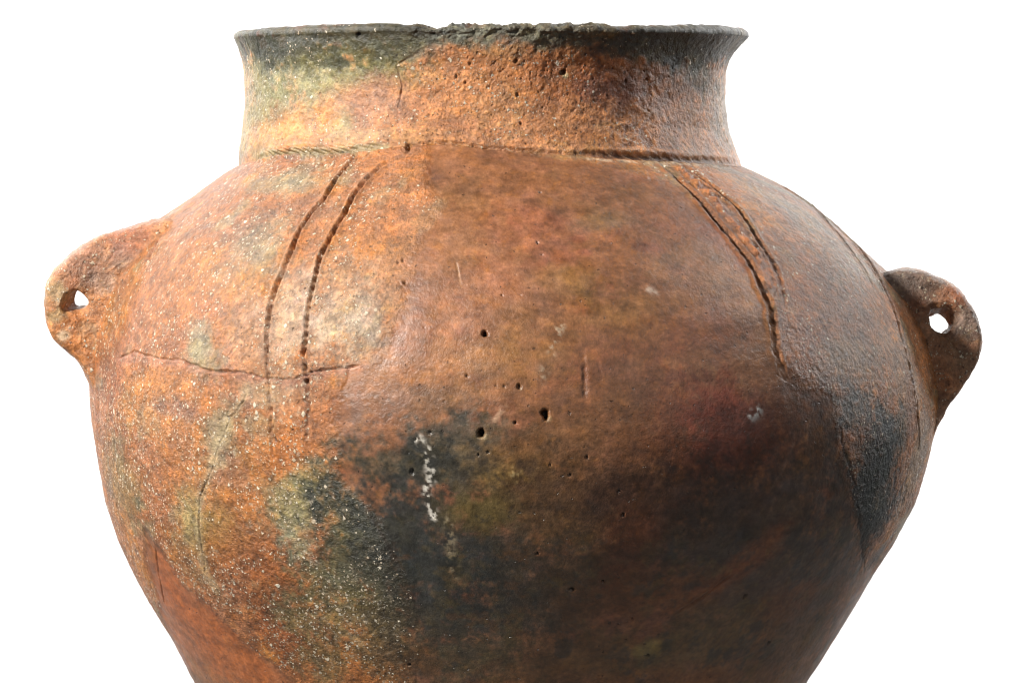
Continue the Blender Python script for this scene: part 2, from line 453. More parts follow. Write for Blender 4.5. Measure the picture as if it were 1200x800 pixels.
# mottling of the restored face, with a painted highlight and some painted shade
for b in [(620, 260, 60, 40, (176, 108, 82), .5), (560, 300, 60, 50, (180, 120, 78), .6), (530, 350, 44, 60, (172, 112, 84), .5), (590, 330, 26, 26, (204, 124, 90), .7), (700, 262, 24, 10, (118, 100, 84), .7), (715, 255, 30, 12, (150, 118, 86), .5),  # the bright round spot is a highlight put into the colour
          (680, 280, 10, 4, (146, 70, 58), .6), (685, 295, 7, 4, (138, 64, 56), .6), (760, 290, 14, 8, (144, 80, 70), .5), (660, 330, 30, 20, (170, 122, 60), .7), (740, 370, 40, 30, (158, 112, 64), .6), (800, 250, 50, 26, (150, 88, 62), .6),
          (850, 330, 30, 50, (150, 96, 56), .7), (830, 380, 40, 30, (132, 76, 64), .6), (760, 400, 50, 20, (142, 78, 60), .5), (640, 390, 50, 40, (164, 108, 62), .6), (560, 420, 60, 24, (178, 122, 62), .7), (640, 340, 20, 30, (150, 100, 86), .5), 
          (470, 440, 60, 30, (186, 122, 70), .8), (520, 400, 50, 40, (182, 116, 82), .6), (450, 480, 40, 30, (164, 104, 74), .7), (420, 490, 12, 22, (96, 82, 76), .8), (480, 480, 50, 24, (150, 104, 80), .6), (505, 470, 40, 14, (112, 90, 78), .6), (560, 460, 60, 26, (152, 102, 66), .6),
          (500, 545, 80, 36, (84, 76, 68), .88, .6, .8), (560, 540, 60, 30, (124, 98, 66), .8), (450, 545, 40, 22, (100, 84, 66), .8), (600, 560, 46, 20, (132, 106, 56), .8, .5, .5, -15), (640, 520, 60, 30, (128, 86, 56), .8), (690, 480, 60, 40, (138, 90, 56), .7), (560, 505, 40, 14, (100, 88, 74), .6),
          (830, 500, 62, 48, (152, 64, 44), .85), (880, 520, 60, 40, (120, 66, 50), .8), (760, 500, 50, 50, (122, 76, 48), .7), (930, 470, 34, 24, (140, 78, 54), .7), (900, 420, 24, 40, (150, 92, 54), .7),
          (480, 600, 70, 60, (60, 58, 54), .94, .6, .8), (470, 640, 40, 60, (54, 53, 51), .92, .6, .8), (560, 640, 100, 70, (66, 60, 52), .92, .6, .8), (640, 600, 80, 40, (94, 72, 48), .85), (560, 600, 40, 22, (112, 90, 50), .8), (700, 580, 70, 40, (92, 68, 50), .8), (780, 590, 70, 50, (86, 60, 48), .85), (880, 600, 80, 50, (78, 66, 62), .85), (955, 560, 44, 80, (86, 74, 68), .85, .7, .8), (985, 590, 26, 80, (66, 62, 60), .8, .7, .8),  # dark from scorch, and from shade put into the colour at lower right
          (600, 700, 110, 60, (64, 60, 54), .9, .6, .8), (520, 700, 50, 60, (54, 54, 52), .92, .6, .8), (700, 680, 70, 50, (86, 66, 48), .85), (820, 640, 60, 40, (80, 66, 58), .85), (900, 680, 80, 60, (80, 68, 62), .85), (760, 700, 70, 30, (120, 76, 46), .8), (740, 640, 30, 40, (112, 64, 40), .6), (850, 680, 50, 10, (130, 80, 54), .6, .5, .4, -32), (880, 650, 40, 14, (126, 78, 50), .7, .5, .4, -40),
          (960, 690, 40, 60, (84, 72, 66), .8), (700, 770, 100, 30, (112, 84, 54), .8), (830, 750, 70, 40, (104, 84, 58), .8), (760, 760, 14, 10, (150, 130, 80), .7), (920, 760, 60, 40, (100, 78, 62), .8), (640, 790, 60, 20, (120, 86, 54), .7), (930, 700, 30, 30, (120, 76, 50), .6), (560, 770, 50, 30, (92, 76, 56), .8), (790, 800, 60, 20, (130, 86, 52), .6)]:
    if b[1] < 500:
        b = b[:5] + (b[5] * 0.55,) + b[6:]
    if b[1] >= 560 and b[0] >= 590:
        b = b[:4] + (tuple(v * g for v, g in zip(b[4], (1.12, 1.04, 1.0))),) + b[5:]
    blob(*b, only='fill')
for b in [(486, 690, 44, 70, (66, 62, 57), .75, .9, .9), (488, 775, 50, 44, (104, 84, 62), .7, .9, .9)]:
    blob(*b, only='body')
lowz = smooth_fill * sstep(545, 600, YY) * (fill2_d < 0)
mixc((116, 74, 44), 0.45 * lowz * sstep(0.12, 0.5, fbm(P0 * np.array([1, 1, 1.4], np.float32), 30, 4, 0.7, 211)))
mixc((112, 90, 54), 0.36 * lowz * sstep(0.15, 0.5, fbm(P0, 24, 4, 0.7, 223)))
mixc((58, 60, 60), 0.5 * lowz * sstep(0.15, 0.5, fbm(P0, 28, 4, 0.7, 227)))
# lower left restored piece
for b in [(230, 740, 60, 60, (190, 104, 56), .85), (290, 780, 40, 30, (180, 100, 54), .7), (195, 670, 16, 30, (196, 106, 58), .7), (215, 745, 20, 40, (164, 104, 74), .5), (215, 790, 30, 12, (140, 96, 66), .5)]:
    blob(*b, only='fill')
# fine mottling over everything
mot = fbm(P0, 22, 4, 0.65, 121)
col *= (1 + 0.22 * mot + 0.16 * N_fine * (0.4 + 0.6 * coarse))[..., None]
col *= (1 + 0.16 * N_vf + 0.20 * smooth_fill * fbm(P0 * np.array([.7, .7, 1.3], np.float32), 12, 3, 0.7, 125))[..., None]
tint = fbm(P0, 16, 3, 0.6, 131)
col[..., 2] *= 1 + 0.16 * tint
col[..., 0] *= 1 - 0.06 * tint
col *= np.array([0.97, 1.07, 1.06], np.float32)
col *= (1 - 0.13 * smooth_fill)[..., None]
col *= 1 - (coarse * (SS > SCR))[..., None] * np.array([0.27, 0.28, 0.38], np.float32)
col *= 1 - (1.0 * (SS <= SCR))[..., None] * np.array([0.10, 0.09, 0.15], np.float32)

grit = (coarse * 0.95 + 0.12).astype(np.float32)
speck = (coarse * sstep(-0.5, 0.5, fbm(P0, 60, 3, 0.6, 141) + 0.15)).astype(np.float32)
pit = np.full((NR, NC), 0.25, np.float32)
pit += 0.75 * nk * np.interp(TH, [-0.42, -0.33, 0.55, 0.9], [0.1, 1, 1, 0.25])
speck *= np.where(nk, np.interp(TH, [-1.2, -0.3, 0.3, 0.9], [0.5, 0.5, 0.55, 0.3]), 1)
grit *= np.where(nk, np.interp(TH, [-0.45, -0.33, 0.5, 0.9], [0.5, 0.9, 0.85, 0.5]), 1)
speck *= np.where(nk, 1, sstep(-6, 52, -fill_d + 34 * N_mid) * 0.85 + 0.15 * (fill_d < -4))
speck *= np.where((SS < 20) & nk, 0.35, 1)
speck *= np.interp(TH, [-1.5, -1.2, -0.2, 0.6, 1.2], [0.7, 1.0, 1.0, 0.7, 0.35])

# ------------------------------------------------------------------ relief
disp += 1.6 * N_big + 0.8 * fbm(P0, 70, 2, 0.5, 151)
disp += coarse * (0.6 * N_mid + 0.42 * N_fine + 0.22 * N_vf) + smooth_fill * (0.26 * N_mid + 0.06 * N_fine)
disp += np.where(nk, 0.3 * N_fine * pit, 0)
disp -= smooth_fill * (0.5 + 0.3 * W1)                       # restored surface lies a little lower
# broken stretch of the lip
chip = np.interp(TH, [-1.3, -0.36, -0.22, 0.0, 0.3, 0.5, 0.7, 1.3], [0.06, 0.1, 1, 1, 1, .7, .15, .06]) * sstep(30, 6, np.abs(SS + 2))
disp += chip * (3.0 * fbm(P0, 13, 3, 0.7, 161) - 0.8)
LIFT += chip * 2.0 * fbm(P0, 13, 3, 0.6, 171)

flare = np.interp(TH, [-1.2, -0.9, 0.7, 1.1], [0, 1, 1, 0]) * np.exp(-(np.maximum(SS, 0) / 18) ** 2) * np.clip((SS + 160) / 110, 0, 1)

def carve(pts, half, depth, warp=1.5, recess_tone=None, recess_a=0.5, raised=0.0):
    w, d, al, sd, tot = polydist(pts, half * 4 + 4, warp)
    d = np.abs(d + 0.0)
    ends = sstep(0, 10, al) * sstep(0, 10, tot - al) * 0.8 + 0.2
    vary = np.clip(0.75 + 0.7 * N_mid[w] + 0.5 * N_fine[w], 0.05, 1.6)
    half = half * (0.85 + 0.3 * N_mid[w])
    disp[w] -= depth * np.exp(-(d / half) ** 2) * ends * vary
    if raised:
        disp[w] += raised * np.exp(-((d - 2.2 * half) / (1.4 * half)) ** 2)
    if recess_tone is not None:
        mixc(recess_tone, recess_a * np.exp(-(d / (half * 1.1)) ** 2) * ends, w)  # tints the line along its middle

def cord(pts, half, depth, step=18.0, recess_tone=(96, 74, 60), recess_a=0.35, lean=0.6, pale=0.5, proud=0.0, base=0.75, stag=0.9):
    """a line pressed with twisted cord: slanting dents one after the other"""
    w, d, al, sd, tot = polydist(pts, half * 4 + 6, 1.8)
    f = al / tot
    str_ = np.interp(f, [0, 0.15, 0.65, 1], [0.5, 1, 0.9, 0.3])
    ph = (al + lean * sd * 2.2 + 7.0 * W1[w] + 5.0 * N_big[w]) / step
    fr = ph - np.floor(ph)
    cell = np.floor(ph)
    rnd = (np.sin(cell * 12.9898 + tot) * 43758.5453) % 1.0
    tooth = sstep(0.0, 0.12, fr) * sstep(1.0, 0.8, fr)
    hw = half * (1.0 + 0.15 * N_fine[w])
    off = (fr - 0.5) * half * stag * (1 if lean > 0 else -1)
    prof = np.exp(-(np.abs(sd - off) / hw) ** 2.6) * (d < half * 4)
    cont = np.exp(-(d / (half * 0.8)) ** 2)
    depthv = depth * (base + (0.12 + 0.2 * rnd) * tooth) * (0.85 + 0.5 * N_fine[w])
    disp[w] -= str_ * depthv * prof
    edge = np.exp(-((d - 1.9 * half) / (0.9 * half)) ** 2)
    disp[w] += str_ * (1.5 + proud * (0.4 + 0.8 * tooth)) * edge
    if proud:
        disp[w] += str_ * proud * np.exp(-(d / (1.3 * half)) ** 2) * (0.45 + tooth)
    mixc(recess_tone, recess_a * str_ * prof * (0.5 + 0.5 * tooth), w)  # dents darkened with dirt and with their shade put into the colour
    mixc((206, 188, 160), pale * str_ * np.exp(-(d / (1.6 * half)) ** 2) * (1 - tooth) * sstep(-0.3, 0.3, N_fine[w]), w)

G1 = [(414, 187), (395, 211), (381, 233), (366, 248), (353, 269), (342, 294), (329, 324), (319, 352), (315, 379), (313, 410), (315, 440), (317, 470), (318, 500), (321, 528)]
G2 = [(447, 195), (428, 211), (417, 225), (404, 250), (395, 264), (386, 280), (375, 299), (369, 324), (363, 349), (360, 368), (359, 390), (358, 415), (360, 450), (362, 480), (361, 515)]
G3 = [(780, 196), (799, 215), (818, 233), (835, 255), (854, 277), (871, 297), (885, 319), (891, 335), (903, 362), (908, 390), (910, 411), (916, 430)]
G4 = [(805, 197), (824, 211), (843, 225), (862, 242), (886, 277), (900, 297)]
cord(G1, 2.3, 5.6, 12, lean=1.1, recess_tone=(84, 62, 50), recess_a=0.35, stag=1.0, base=0.85, pale=0.6)
cord(G2, 2.3, 6.0, 12, lean=1.1, recess_tone=(84, 62, 50), recess_a=0.35, stag=1.0, base=0.85, pale=0.6)
w, d, al, sd, tot = polydist([((a[0] + b[0]) / 2 + 1, (a[1] + b[1]) / 2) for a, b in zip(G3[:9], [(806, 197), (824, 211), (843, 226), (858, 244), (874, 264), (890, 285), (901, 308), (908, 328), (914, 356)])], 16, 1.5)
rdg = np.interp(al / tot, [0, .05, .7, 1], [.5, 1, .8, .1]) * np.exp(-(d / 5.0) ** 2)
disp[w] += rdg * (3.0 + 2.0 * N_fine[w] + 1.5 * np.sin(al / 15 * 2 * math.pi))
mixc((196, 122, 78), 0.5 * rdg, w)
cord(G3, 3.6, 5.0, 17, lean=-0.6, recess_tone=(84, 58, 44), recess_a=0.55, pale=0.15, base=0.6)
cord(G4 + [(912, 322), (918, 350)], 3.2, 4.6, 17, lean=-0.6, recess_tone=(84, 58, 46), recess_a=0.5, pale=0.15, base=0.4)
cord([(930, 222), (962, 246), (990, 274), (1014, 302), (1034, 334), (1050, 370), (1060, 405), (1068, 440), (1074, 480), (1077, 520)], 2.6, 3.6, 16, lean=-0.5, recess_a=0.25)
cord([(912, 214), (944, 236), (972, 262), (1000, 296), (1022, 330)], 2.4, 2.6, 16, lean=-0.5, recess_a=0.2)
# cord line round the neck's foot
jl = [(x, y - 3) for x, y in zip(JX[1:-1], JY[1:-1])]
w, d, al, sd, tot = polydist([p for p in jl if p[0] <= 450], 16, 1.5)
mixc((166, 154, 118), 0.75 * sstep(12, 4, d + 5 * N_fine[w]), w)
cord([p for p in jl if p[0] <= 450], 4.2, 2.6, 13, recess_tone=(110, 100, 76), recess_a=0.5, lean=1.0, pale=0.4, proud=3.0)
NKR = [(690, 182), (720, 183.5), (750, 185), (790, 187), (830, 189), (858, 191)]
cord(NKR, 4.2, 4.6, 17, recess_tone=(58, 50, 44), recess_a=0.8, lean=1.0, pale=0.45, base=0.35, stag=0.6)
w, d, al, sd, tot = polydist([(x, y + 6) for x, y in NKR], 10, 1.0)
mixc((204, 178, 146), 0.7 * sstep(4, 1, d) * sstep(-0.25, 0.25, N_fine[w]), w)
cord([(484, 172), (500, 170), (540, 170), (580, 175), (640, 180), (690, 183)], 2.6, 1.2, 16, recess_a=0.2)

# cracks
K1 = [(139, 419), (159, 413), (181, 419), (217, 421), (223, 426), (240, 432), (258, 437), (283, 436), (308, 442), (332, 446), (346, 444), (358, 437), (402, 432), (420, 428)]
carve(K1, 1.0, 3.2, 3.6, (96, 68, 50), 0.55, 0.4)
w, d, al, sd, tot = polydist(K1, 16, 1.0)
mixc((184, 128, 104), 0.55 * sstep(13, 3, d + 6 * N_mid[w]) * (sd < 0), w)
K2 = [(289, 459), (280, 477), (264, 499), (254, 524), (249, 549), (241, 570), (236, 587), (235, 621), (238, 650), (240, 668), (252, 688)]
carve(K2, 0.95, 3.0, 3.6, (84, 64, 46), 0.6, 0.3)
w, d, al, sd, tot = polydist(K2, 16, 1.0)
mixc((186, 168, 132), 0.45 * sstep(10, 2, d + 6 * N_mid[w]), w)
carve([(464, 77), (467, 86), (470, 100), (469, 112), (466, 127)], 1.3, 2.4, 2.0, (96, 62, 48), 0.4)
carve([(498, 57), (484, 66), (464, 77)], 1.6, 2.0, 1.0, (110, 84, 64), 0.4)
carve([(466, 127), (468, 140), (470, 165)], 2.2, 0.9, 1.0, (200, 140, 110), 0.4)
carve([(477, 167), (478, 178)], 2.4, 9.0, 0.2, (40, 28, 22), 0.8)
carve([(473, 178), (482, 180)], 2.0, 5.0, 0.2, (50, 36, 28), 0.6)
carve([(183, 640), (185, 665), (189, 690), (192, 706)], 1.4, 2.0, 3.0, (96, 58, 40), 0.5)
carve([(150, 600), (166, 622), (180, 645)], 2.0, 1.5, 1.2, (120, 70, 48), 0.4)
carve([(195, 262), (183, 285), (170, 310), (158, 335), (150, 360)], 3.2, 2.4, 1.5, (150, 92, 64), 0.5)
carve([(1052, 360), (1062, 395), (1069, 430), (1074, 465), (1076, 500)], 1.6, 2.6, 3.5, (70, 50, 42), 0.5)
carve([(981, 488), (988, 512), (996, 545), (1002, 575), (1006, 605), (1011, 632), (1012, 655), (1013, 672)], 2.8, 0.7, 7.0, (26, 25, 24), 0.75)
carve([(432, 600), (448, 630), (462, 655), (476, 676)], 2.4, 1.0, 1.6, (58, 48, 40), 0.7)
carve([(534, 302), (537, 318), (541, 336)], 0.9, 0.8, 0.6, (206, 160, 124), 0.6)
carve([(683, 412), (686, 440), (684, 470)], 3.8, 2.6, 1.5, (96, 60, 40), 0.35)
carve([(700, 420), (706, 440), (704, 462)], 2.4, 1.4, 0.8)
carve([(790, 718), (830, 692), (856, 672)], 1.6, 0.8, 2.5, (80, 46, 32), 0.35, 0.6)
# edge of the restored piece
for D_ in (fill_d, fill2_d):
    e = np.exp(-(D_ / 2.6) ** 2) * (~neck_zone)
    disp -= (0.3 * e * sstep(-0.1, 0.6, N_mid)).astype(np.float32)

# holes and small pits
def hole(x, y, r, depth, stretch=1.3, recess_a=0.7, pale=0.0):
    t0, y0 = hit(x, y)
    s0 = float(Sof(y0)); r0 = float(Rof(y0))
    w = win(t0 - 5 * r / r0, t0 + 5 * r / r0, s0 - 6 * r, s0 + 6 * r)
    if w is None:
        return
    if r < 2.7:
        r, depth, recess_a = r * 0.72, depth * 0.7, recess_a * 0.75
    else:
        r = r * 0.9
    d = np.hypot((TH[w] - t0) * r0 / r, (SS[w] - s0) / (r * stretch)) + 0.35 * N_fine[w] + 0.3 * N_vf[w]
    disp[w] -= depth * sstep(1.35, 0.55, d)
    mixc((34, 26, 20), recess_a * sstep(1.2, 0.7, d), w)  # darkens the floor of the hole
    if pale:
        d2 = np.hypot((TH[w] - t0 - 0.7 * r / r0) * r0 / r, (SS[w] - s0 - 0.9 * r) / r)
        mixc((190, 172, 130), pale * sstep(1.4, 0.6, d2) * sstep(0.9, 1.3, d), w)
for h_ in [(564, 508, 4.0, 9, 1.5, .8, .25), (639, 486, 4.2, 9, 1.4, .8, .25), (568, 390, 2.8, 7, 1.4, .8), (608, 453, 2.4, 5, 1.4, .7, .4), (604, 495, 1.8, 4), (474, 331, 2.2, 4, 1.2), (472, 305, 2.0, 3, 1.6), (466, 307, 1.8, 3, 1.6), (547, 440, 2.2, 3), (581, 452, 1.5, 3), (591, 452, 1.3, 2.5), (487, 514, 2.2, 4), (504, 507, 1.7, 3),
           (572, 530, 1.6, 3), (561, 533, 1.5, 3), (483, 552, 2.6, 3, 1.8), (630, 284, 1.7, 3, 1.8), (635, 298, 2.0, 3, .8), (633, 225, 1.7, 2), (588, 345, 1.6, 3), (610, 345, 1.3, 2), (604, 322, 1.2, 2), (688, 536, 2.0, 4), (645, 545, 1.6, 3), (668, 557, 1.6, 3), (725, 575, 1.6, 3), (707, 681, 2.2, 4, 1), (670, 691, 3.4, 3, .7), (760, 768, 2.4, 4, .8),
           (901, 753, 2.4, 4), (873, 698, 2.2, 4), (630, 649, 2.2, 4), (741, 724, 2.6, 3, .8), (730, 603, 2.0, 3), (480, 779, 2.4, 4, .8), (520, 470, 1.3, 2), (660, 85, 4.0, 5, .8, .6, .9), (604, 72, 3.0, 4, .9, .5), (535, 90, 2.2, 3.5, 1.6), (545, 97, 1.8, 3), (606, 112, 2.0, 3), (610, 145, 2.2, 3), (711, 112, 2, 3), (758, 93, 2.4, 3, .8), (733, 95, 2, 3), (320, 500, 2.4, 5, 1.6), (318, 480, 2.2, 4), (360, 446, 2.6, 4), (357, 470, 2.4, 4, 1.4), (323, 516, 2, 4, 2), (417, 41, 3, 3.5), (251, 397, 1.8, 3), (249, 548, 2.2, 4)]:
    hole(*h_)
pr = np.random.default_rng(3)
for k in range(26):                                          # scattered pin holes in the restored face
    x, y = pr.uniform(430, 960), pr.uniform(210, 795)
    if x > 560 + 0.9 * (y - 200) * 1.6 + 150:
        continue
    hole(x, y, pr.uniform(0.7, 1.15), pr.uniform(0.8, 1.8), pr.uniform(.8, 1.5), .5)
for k in range(420):                                          # open pores of the coarse neck
    x, y = pr.uniform(476, 840), pr.uniform(52, 176)
    if pr.random() < (x - 640) / 260:
        continue
    hole(x, y, pr.uniform(0.7, 1.0) * (1 + 1.1 * pr.random() ** 4), pr.uniform(0.8, 2.4), pr.uniform(.5, 1.2), .25)

# pale lime deposits
def lime(pts, half, c=(214, 208, 196), a=0.9, thr=0.2):
    w, d, al, sd, tot = polydist(pts, half * 3, 2.0)
    m = np.exp(-(d / half) ** 2) * sstep(thr, thr + 0.5, 0.5 * N_fine[w] + 0.9 * N_vf[w] + 0.3 * N_mid[w] + 0.3)
    mixc(c, a * np.clip(m * 1.5, 0, 1), w)
    disp[w] += 0.15 * m
lime([(491, 515), (498, 528), (503, 545), (506, 560)], 4.6)
lime([(504, 562), (500, 576), (504, 590), (510, 606)], 3.6)
lime([(524, 610), (530, 625), (526, 640), (532, 660), (536, 672)], 4.5, (150, 136, 110), .7)
lime([(656, 380), (650, 400), (647, 412)], 4, (196, 176, 150), .6)
lime([(640, 432), (635, 446)], 4, (186, 164, 138), .5)
lime([(590, 478), (580, 492)], 2.6, (196, 160, 130), .6)
lime([(606, 550), (600, 566)], 4, (170, 150, 110), .6)
lime([(880, 486), (888, 480)], 5.0, (216, 212, 208), .95, 0.15)
lime([(760, 340), (766, 343)], 3.5, (190, 168, 150), .8)
lime([(908, 440), (930, 520), (905, 570)], 2.0, (140, 120, 110), .25)

# ------------------------------------------------------------------ body swells where the lugs are luted on
LUGS = [dict(th=-1.32, yq=345, dy=90), dict(th=1.40, yq=400, dy=85)]
for lg in LUGS:
    a = (TH - lg['th'])
    a = (a + math.pi) % (2 * math.pi) - math.pi
    disp += 11.0 * np.exp(-(a * RR / 40) ** 2 - ((YY - lg['yq']) / lg['dy']) ** 4) * (SS > SCR)

# ------------------------------------------------------------------ final positions and normals
def grid_normals(P):
    a = np.empty_like(P); b = np.empty_like(P)
    a[:, 1:-1] = P[:, 2:] - P[:, :-2]
    a[:, 0] = P[:, 1] - P[:, -1]
    a[:, -1] = P[:, 0] - P[:, -2]
    b[1:-1] = P[2:] - P[:-2]
    b[0] = P[1] - P[0]
    b[-1] = P[-1] - P[-2]
    n = np.cross(b, a)
    n /= np.linalg.norm(n, axis=-1, keepdims=True) + 1e-9
    return n
Nn = grid_normals(P0)
disp[:IL] *= 0.3
disp[-2:] *= 0
POS = P0 + Nn * disp[..., None]
POS[..., 2] -= LIFT
shf = 7.0 * flare
POS[..., 0] -= shf * np.sin(TH)
POS[..., 1] += shf * np.cos(TH)
Nn = grid_normals(POS)
POS = POS * PX
POS[..., 2] += ZC
POS = POS.astype(np.float32)

# ------------------------------------------------------------------ fired clay material
def clay_material():
    m, N, L = node_mat("fired_clay")
    b = N["Principled BSDF"]
    tc = N.new("ShaderNodeTexCoord")
    OB = tc.outputs["Object"]
    def attr(nm):
        a = N.new("ShaderNodeAttribute"); a.attribute_name = nm
        return a
    def math_(op, a, b_=None, c=None, clamp=False):
        n = N.new("ShaderNodeMath"); n.operation = op; n.use_clamp = clamp
        for i, v in enumerate((a, b_, c)):
            if v is None:
                continue
            if isinstance(v, (int, float)):
                n.inputs[i].default_value = v
            else:
                L.new(v, n.inputs[i])
        return n.outputs[0]
    def noise(scale, detail=5, rough=0.6, dist=0.0):
        n = N.new("ShaderNodeTexNoise")
        n.inputs["Scale"].default_value = scale; n.inputs["Detail"].default_value = detail
        n.inputs["Roughness"].default_value = rough; n.inputs["Distortion"].default_value = dist
        L.new(OB, n.inputs["Vector"])
        return n.outputs["Fac"]
    def mapr(v, a, b_, c, d, smooth=True):
        n = N.new("ShaderNodeMapRange")
        n.interpolation_type = 'SMOOTHSTEP' if smooth else 'LINEAR'
        L.new(v, n.inputs[0])
        for i, k in enumerate((a, b_, c, d)):
            n.inputs[i + 1].default_value = k
        return n.outputs[0]
    def mix(fac, a, b_, mode='MIX'):
        n = N.new("ShaderNodeMix"); n.data_type = 'RGBA'; n.blend_type = mode
        if isinstance(fac, (int, float)):
            n.inputs[0].default_value = fac
        else:
            L.new(fac, n.inputs[0])
        for i, v in ((6, a), (7, b_)):
            if isinstance(v, tuple):
                n.inputs[i].default_value = (*v, 1)
            else:
                L.new(v, n.inputs[i])
        return n.outputs[2]
    def grains(scale, keep, rmin, rmax, warp=0.0016):
        """random separate grains: 1 inside a grain"""
        wn = N.new("ShaderNodeTexNoise"); wn.inputs["Scale"].default_value = scale * 1.6; wn.inputs["Detail"].default_value = 1
        L.new(OB, wn.inputs["Vector"])
        sc = N.new("ShaderNodeVectorMath"); sc.operation = 'MULTIPLY_ADD'
        L.new(wn.outputs["Color"], sc.inputs[0]); sc.inputs[1].default_value = (warp,) * 3
        L.new(OB, sc.inputs[2])
        v = N.new("ShaderNodeTexVoronoi"); v.distance = 'MANHATTAN'; v.inputs["Scale"].default_value = scale
        L.new(sc.outputs[0], v.inputs["Vector"])
        sp = N.new("ShaderNodeSeparateColor"); L.new(v.outputs["Color"], sp.inputs[0])
        rad = mapr(sp.outputs[1], 0, 1, rmin, rmax, False)
        q = math_('DIVIDE', v.outputs["Distance"], rad)
        inside = mapr(q, 1.0, 0.65, 0, 1)
        return inside, sp.outputs[0], sp.outputs[2], keep

    base = attr("clay_colour").outputs["Color"]
    grit = attr("grit").outputs["Fac"]
    speck = attr("speck").outputs["Fac"]
    pit = attr("pit").outputs["Fac"]

    n_mid = noise(130, 8, 0.7)
    n_fin = noise(700, 4, 0.65)
    n_blot = noise(120, 8, 0.75, 0.3)
    streak = N.new("ShaderNodeTexNoise")
    mp = N.new("ShaderNodeMapping"); mp.inputs["Scale"].default_value = (85, 85, 210)
    mp.inputs["Rotation"].default_value = (0.0, 0.35, 0)
    L.new(OB, mp.inputs[0]); L.new(mp.outputs[0], streak.inputs["Vector"])
    streak.inputs["Scale"].default_value = 1.0; streak.inputs["Detail"].default_value = 6; streak.inputs["Roughness"].default_value = 0.7

    # value mottling
    v1r = mapr(n_mid, 0.25, 0.75, -0.52, 0.52, False)
    v1 = math_('MULTIPLY_ADD', v1r, math_('MULTIPLY_ADD', grit, 0.6, 0.36), 1.0)
    v2 = math_('MULTIPLY_ADD', mapr(n_fin, 0.25, 0.75, -0.4, 0.4, False), math_('MULTIPLY_ADD', grit, 0.6, 0.4), 1.0)
    v3 = mapr(streak.outputs["Fac"], 0.35, 0.65, 0.78, 1.22, False)
    vv = math_('MULTIPLY', math_('MULTIPLY', v1, v2), v3)
    cc = N.new("ShaderNodeCombineColor")
    for i in range(3):
        L.new(vv, cc.inputs[i])
    c = mix(1.0, base, cc.outputs[0], 'MULTIPLY')
    # ochre and wine coloured flecks
    n_f2 = noise(300, 8, 0.78, 0.2)
    ff = math_('MULTIPLY_ADD', mapr(n_f2, 0.32, 0.68, -0.36, 0.36, False), math_('MULTIPLY_ADD', grit, 0.3, 0.7), 1.0)
    c2 = N.new("ShaderNodeCombineColor")
    for i in range(3):
        L.new(ff, c2.inputs[i])
    c = mix(1.0, c, c2.outputs[0], 'MULTIPLY')
    ochre = mapr(n_blot, 0.52, 0.66, 0, 0.5)
    c = mix(ochre, c, mix(1.0, c, (1.25, 1.12, 0.62), 'MULTIPLY'))
    wine = mapr(noise(150, 8, 0.75, 0.3), 0.53, 0.66, 0, 0.4)
    c = mix(wine, c, mix(1.0, c, (0.96, 0.8, 0.84), 'MULTIPLY'))
    # dusty veil in the coarse clay
    dust = math_('MULTIPLY', mapr(noise(240, 6, 0.75), 0.55, 0.66, 0, 0.55), speck)
    c = mix(dust, c, (0.58, 0.47, 0.34))

    hsum = None
    # pale mineral grains, three sizes
    for scale, dens, r0, r1 in ((400, 0.50, 0.18, 0.52), (230, 0.34, 0.10, 0.42), (750, 0.55, 0.3, 0.65)):
        ins, rnd, rnd2, _ = grains(scale, dens, r0, r1)
        thr = math_('SUBTRACT', 1.0, math_('MULTIPLY', speck, dens))
        keep = math_('GREATER_THAN', rnd, thr)
        g = math_('MULTIPLY', ins, keep)
        gc = mix(rnd2, (0.88, 0.80, 0.64), (0.60, 0.47, 0.32))
        c = mix(math_('MULTIPLY', g, 1.0), c, gc)
        hsum = g if hsum is None else math_('ADD', hsum, g)
    # dark grains and pores
    psum = None
    for scale, dens, r0, r1 in ((500, 0.42, 0.25, 0.45), (280, 0.24, 0.12, 0.34)):
        ins, rnd, rnd2, _ = grains(scale, dens, r0, r1)
        thr = math_('SUBTRACT', 1.0, math_('MULTIPLY', math_('MULTIPLY', pit, math_('MAXIMUM', grit, 0.45)), dens))
        g = math_('MULTIPLY', ins, math_('GREATER_THAN', rnd, thr))
        c = mix(math_('MULTIPLY', g, 0.55), c, (0.05, 0.03, 0.02))
        psum = g if psum is None else math_('ADD', psum, g)
    L.new(c, b.inputs["Base Color"])

    # relief
    hf = math_('MULTIPLY', math_('ADD', math_('MULTIPLY', noise(330, 6, 0.7), 1.3), math_('MULTIPLY', n_fin, 0.55)), math_('MULTIPLY_ADD', grit, 0.80, 0.18))
    hh = math_('ADD', hf, math_('MULTIPLY', hsum, 0.35))
    hh = math_('SUBTRACT', hh, math_('MULTIPLY', psum, 1.2))
    hh = math_('ADD', hh, math_('MULTIPLY', streak.outputs["Fac"], 0.10))
    bp = N.new("ShaderNodeBump"); bp.inputs["Strength"].default_value = 0.95; bp.inputs["Distance"].default_value = 0.0011
    L.new(hh, bp.inputs["Height"]); L.new(bp.outputs[0], b.inputs["Normal"])
    ro = math_('ADD', mapr(grit, 0.1, 1.0, 0.39, 0.40, False), mapr(n_mid, 0.3, 0.7, -0.08, 0.1, False))
    L.new(ro, b.inputs["Roughness"])
    b.inputs["Specular IOR Level"].default_value = 0.7
    return m
CLAY = clay_material()

# ------------------------------------------------------------------ objects
jar = bpy.data.objects.new("clay_jar", None)
scene.collection.objects.link(jar)
jar["label"] = "ancient orange and soot-blackened clay jar with wide neck and two pierced lug handles"
jar["category"] = "jar"

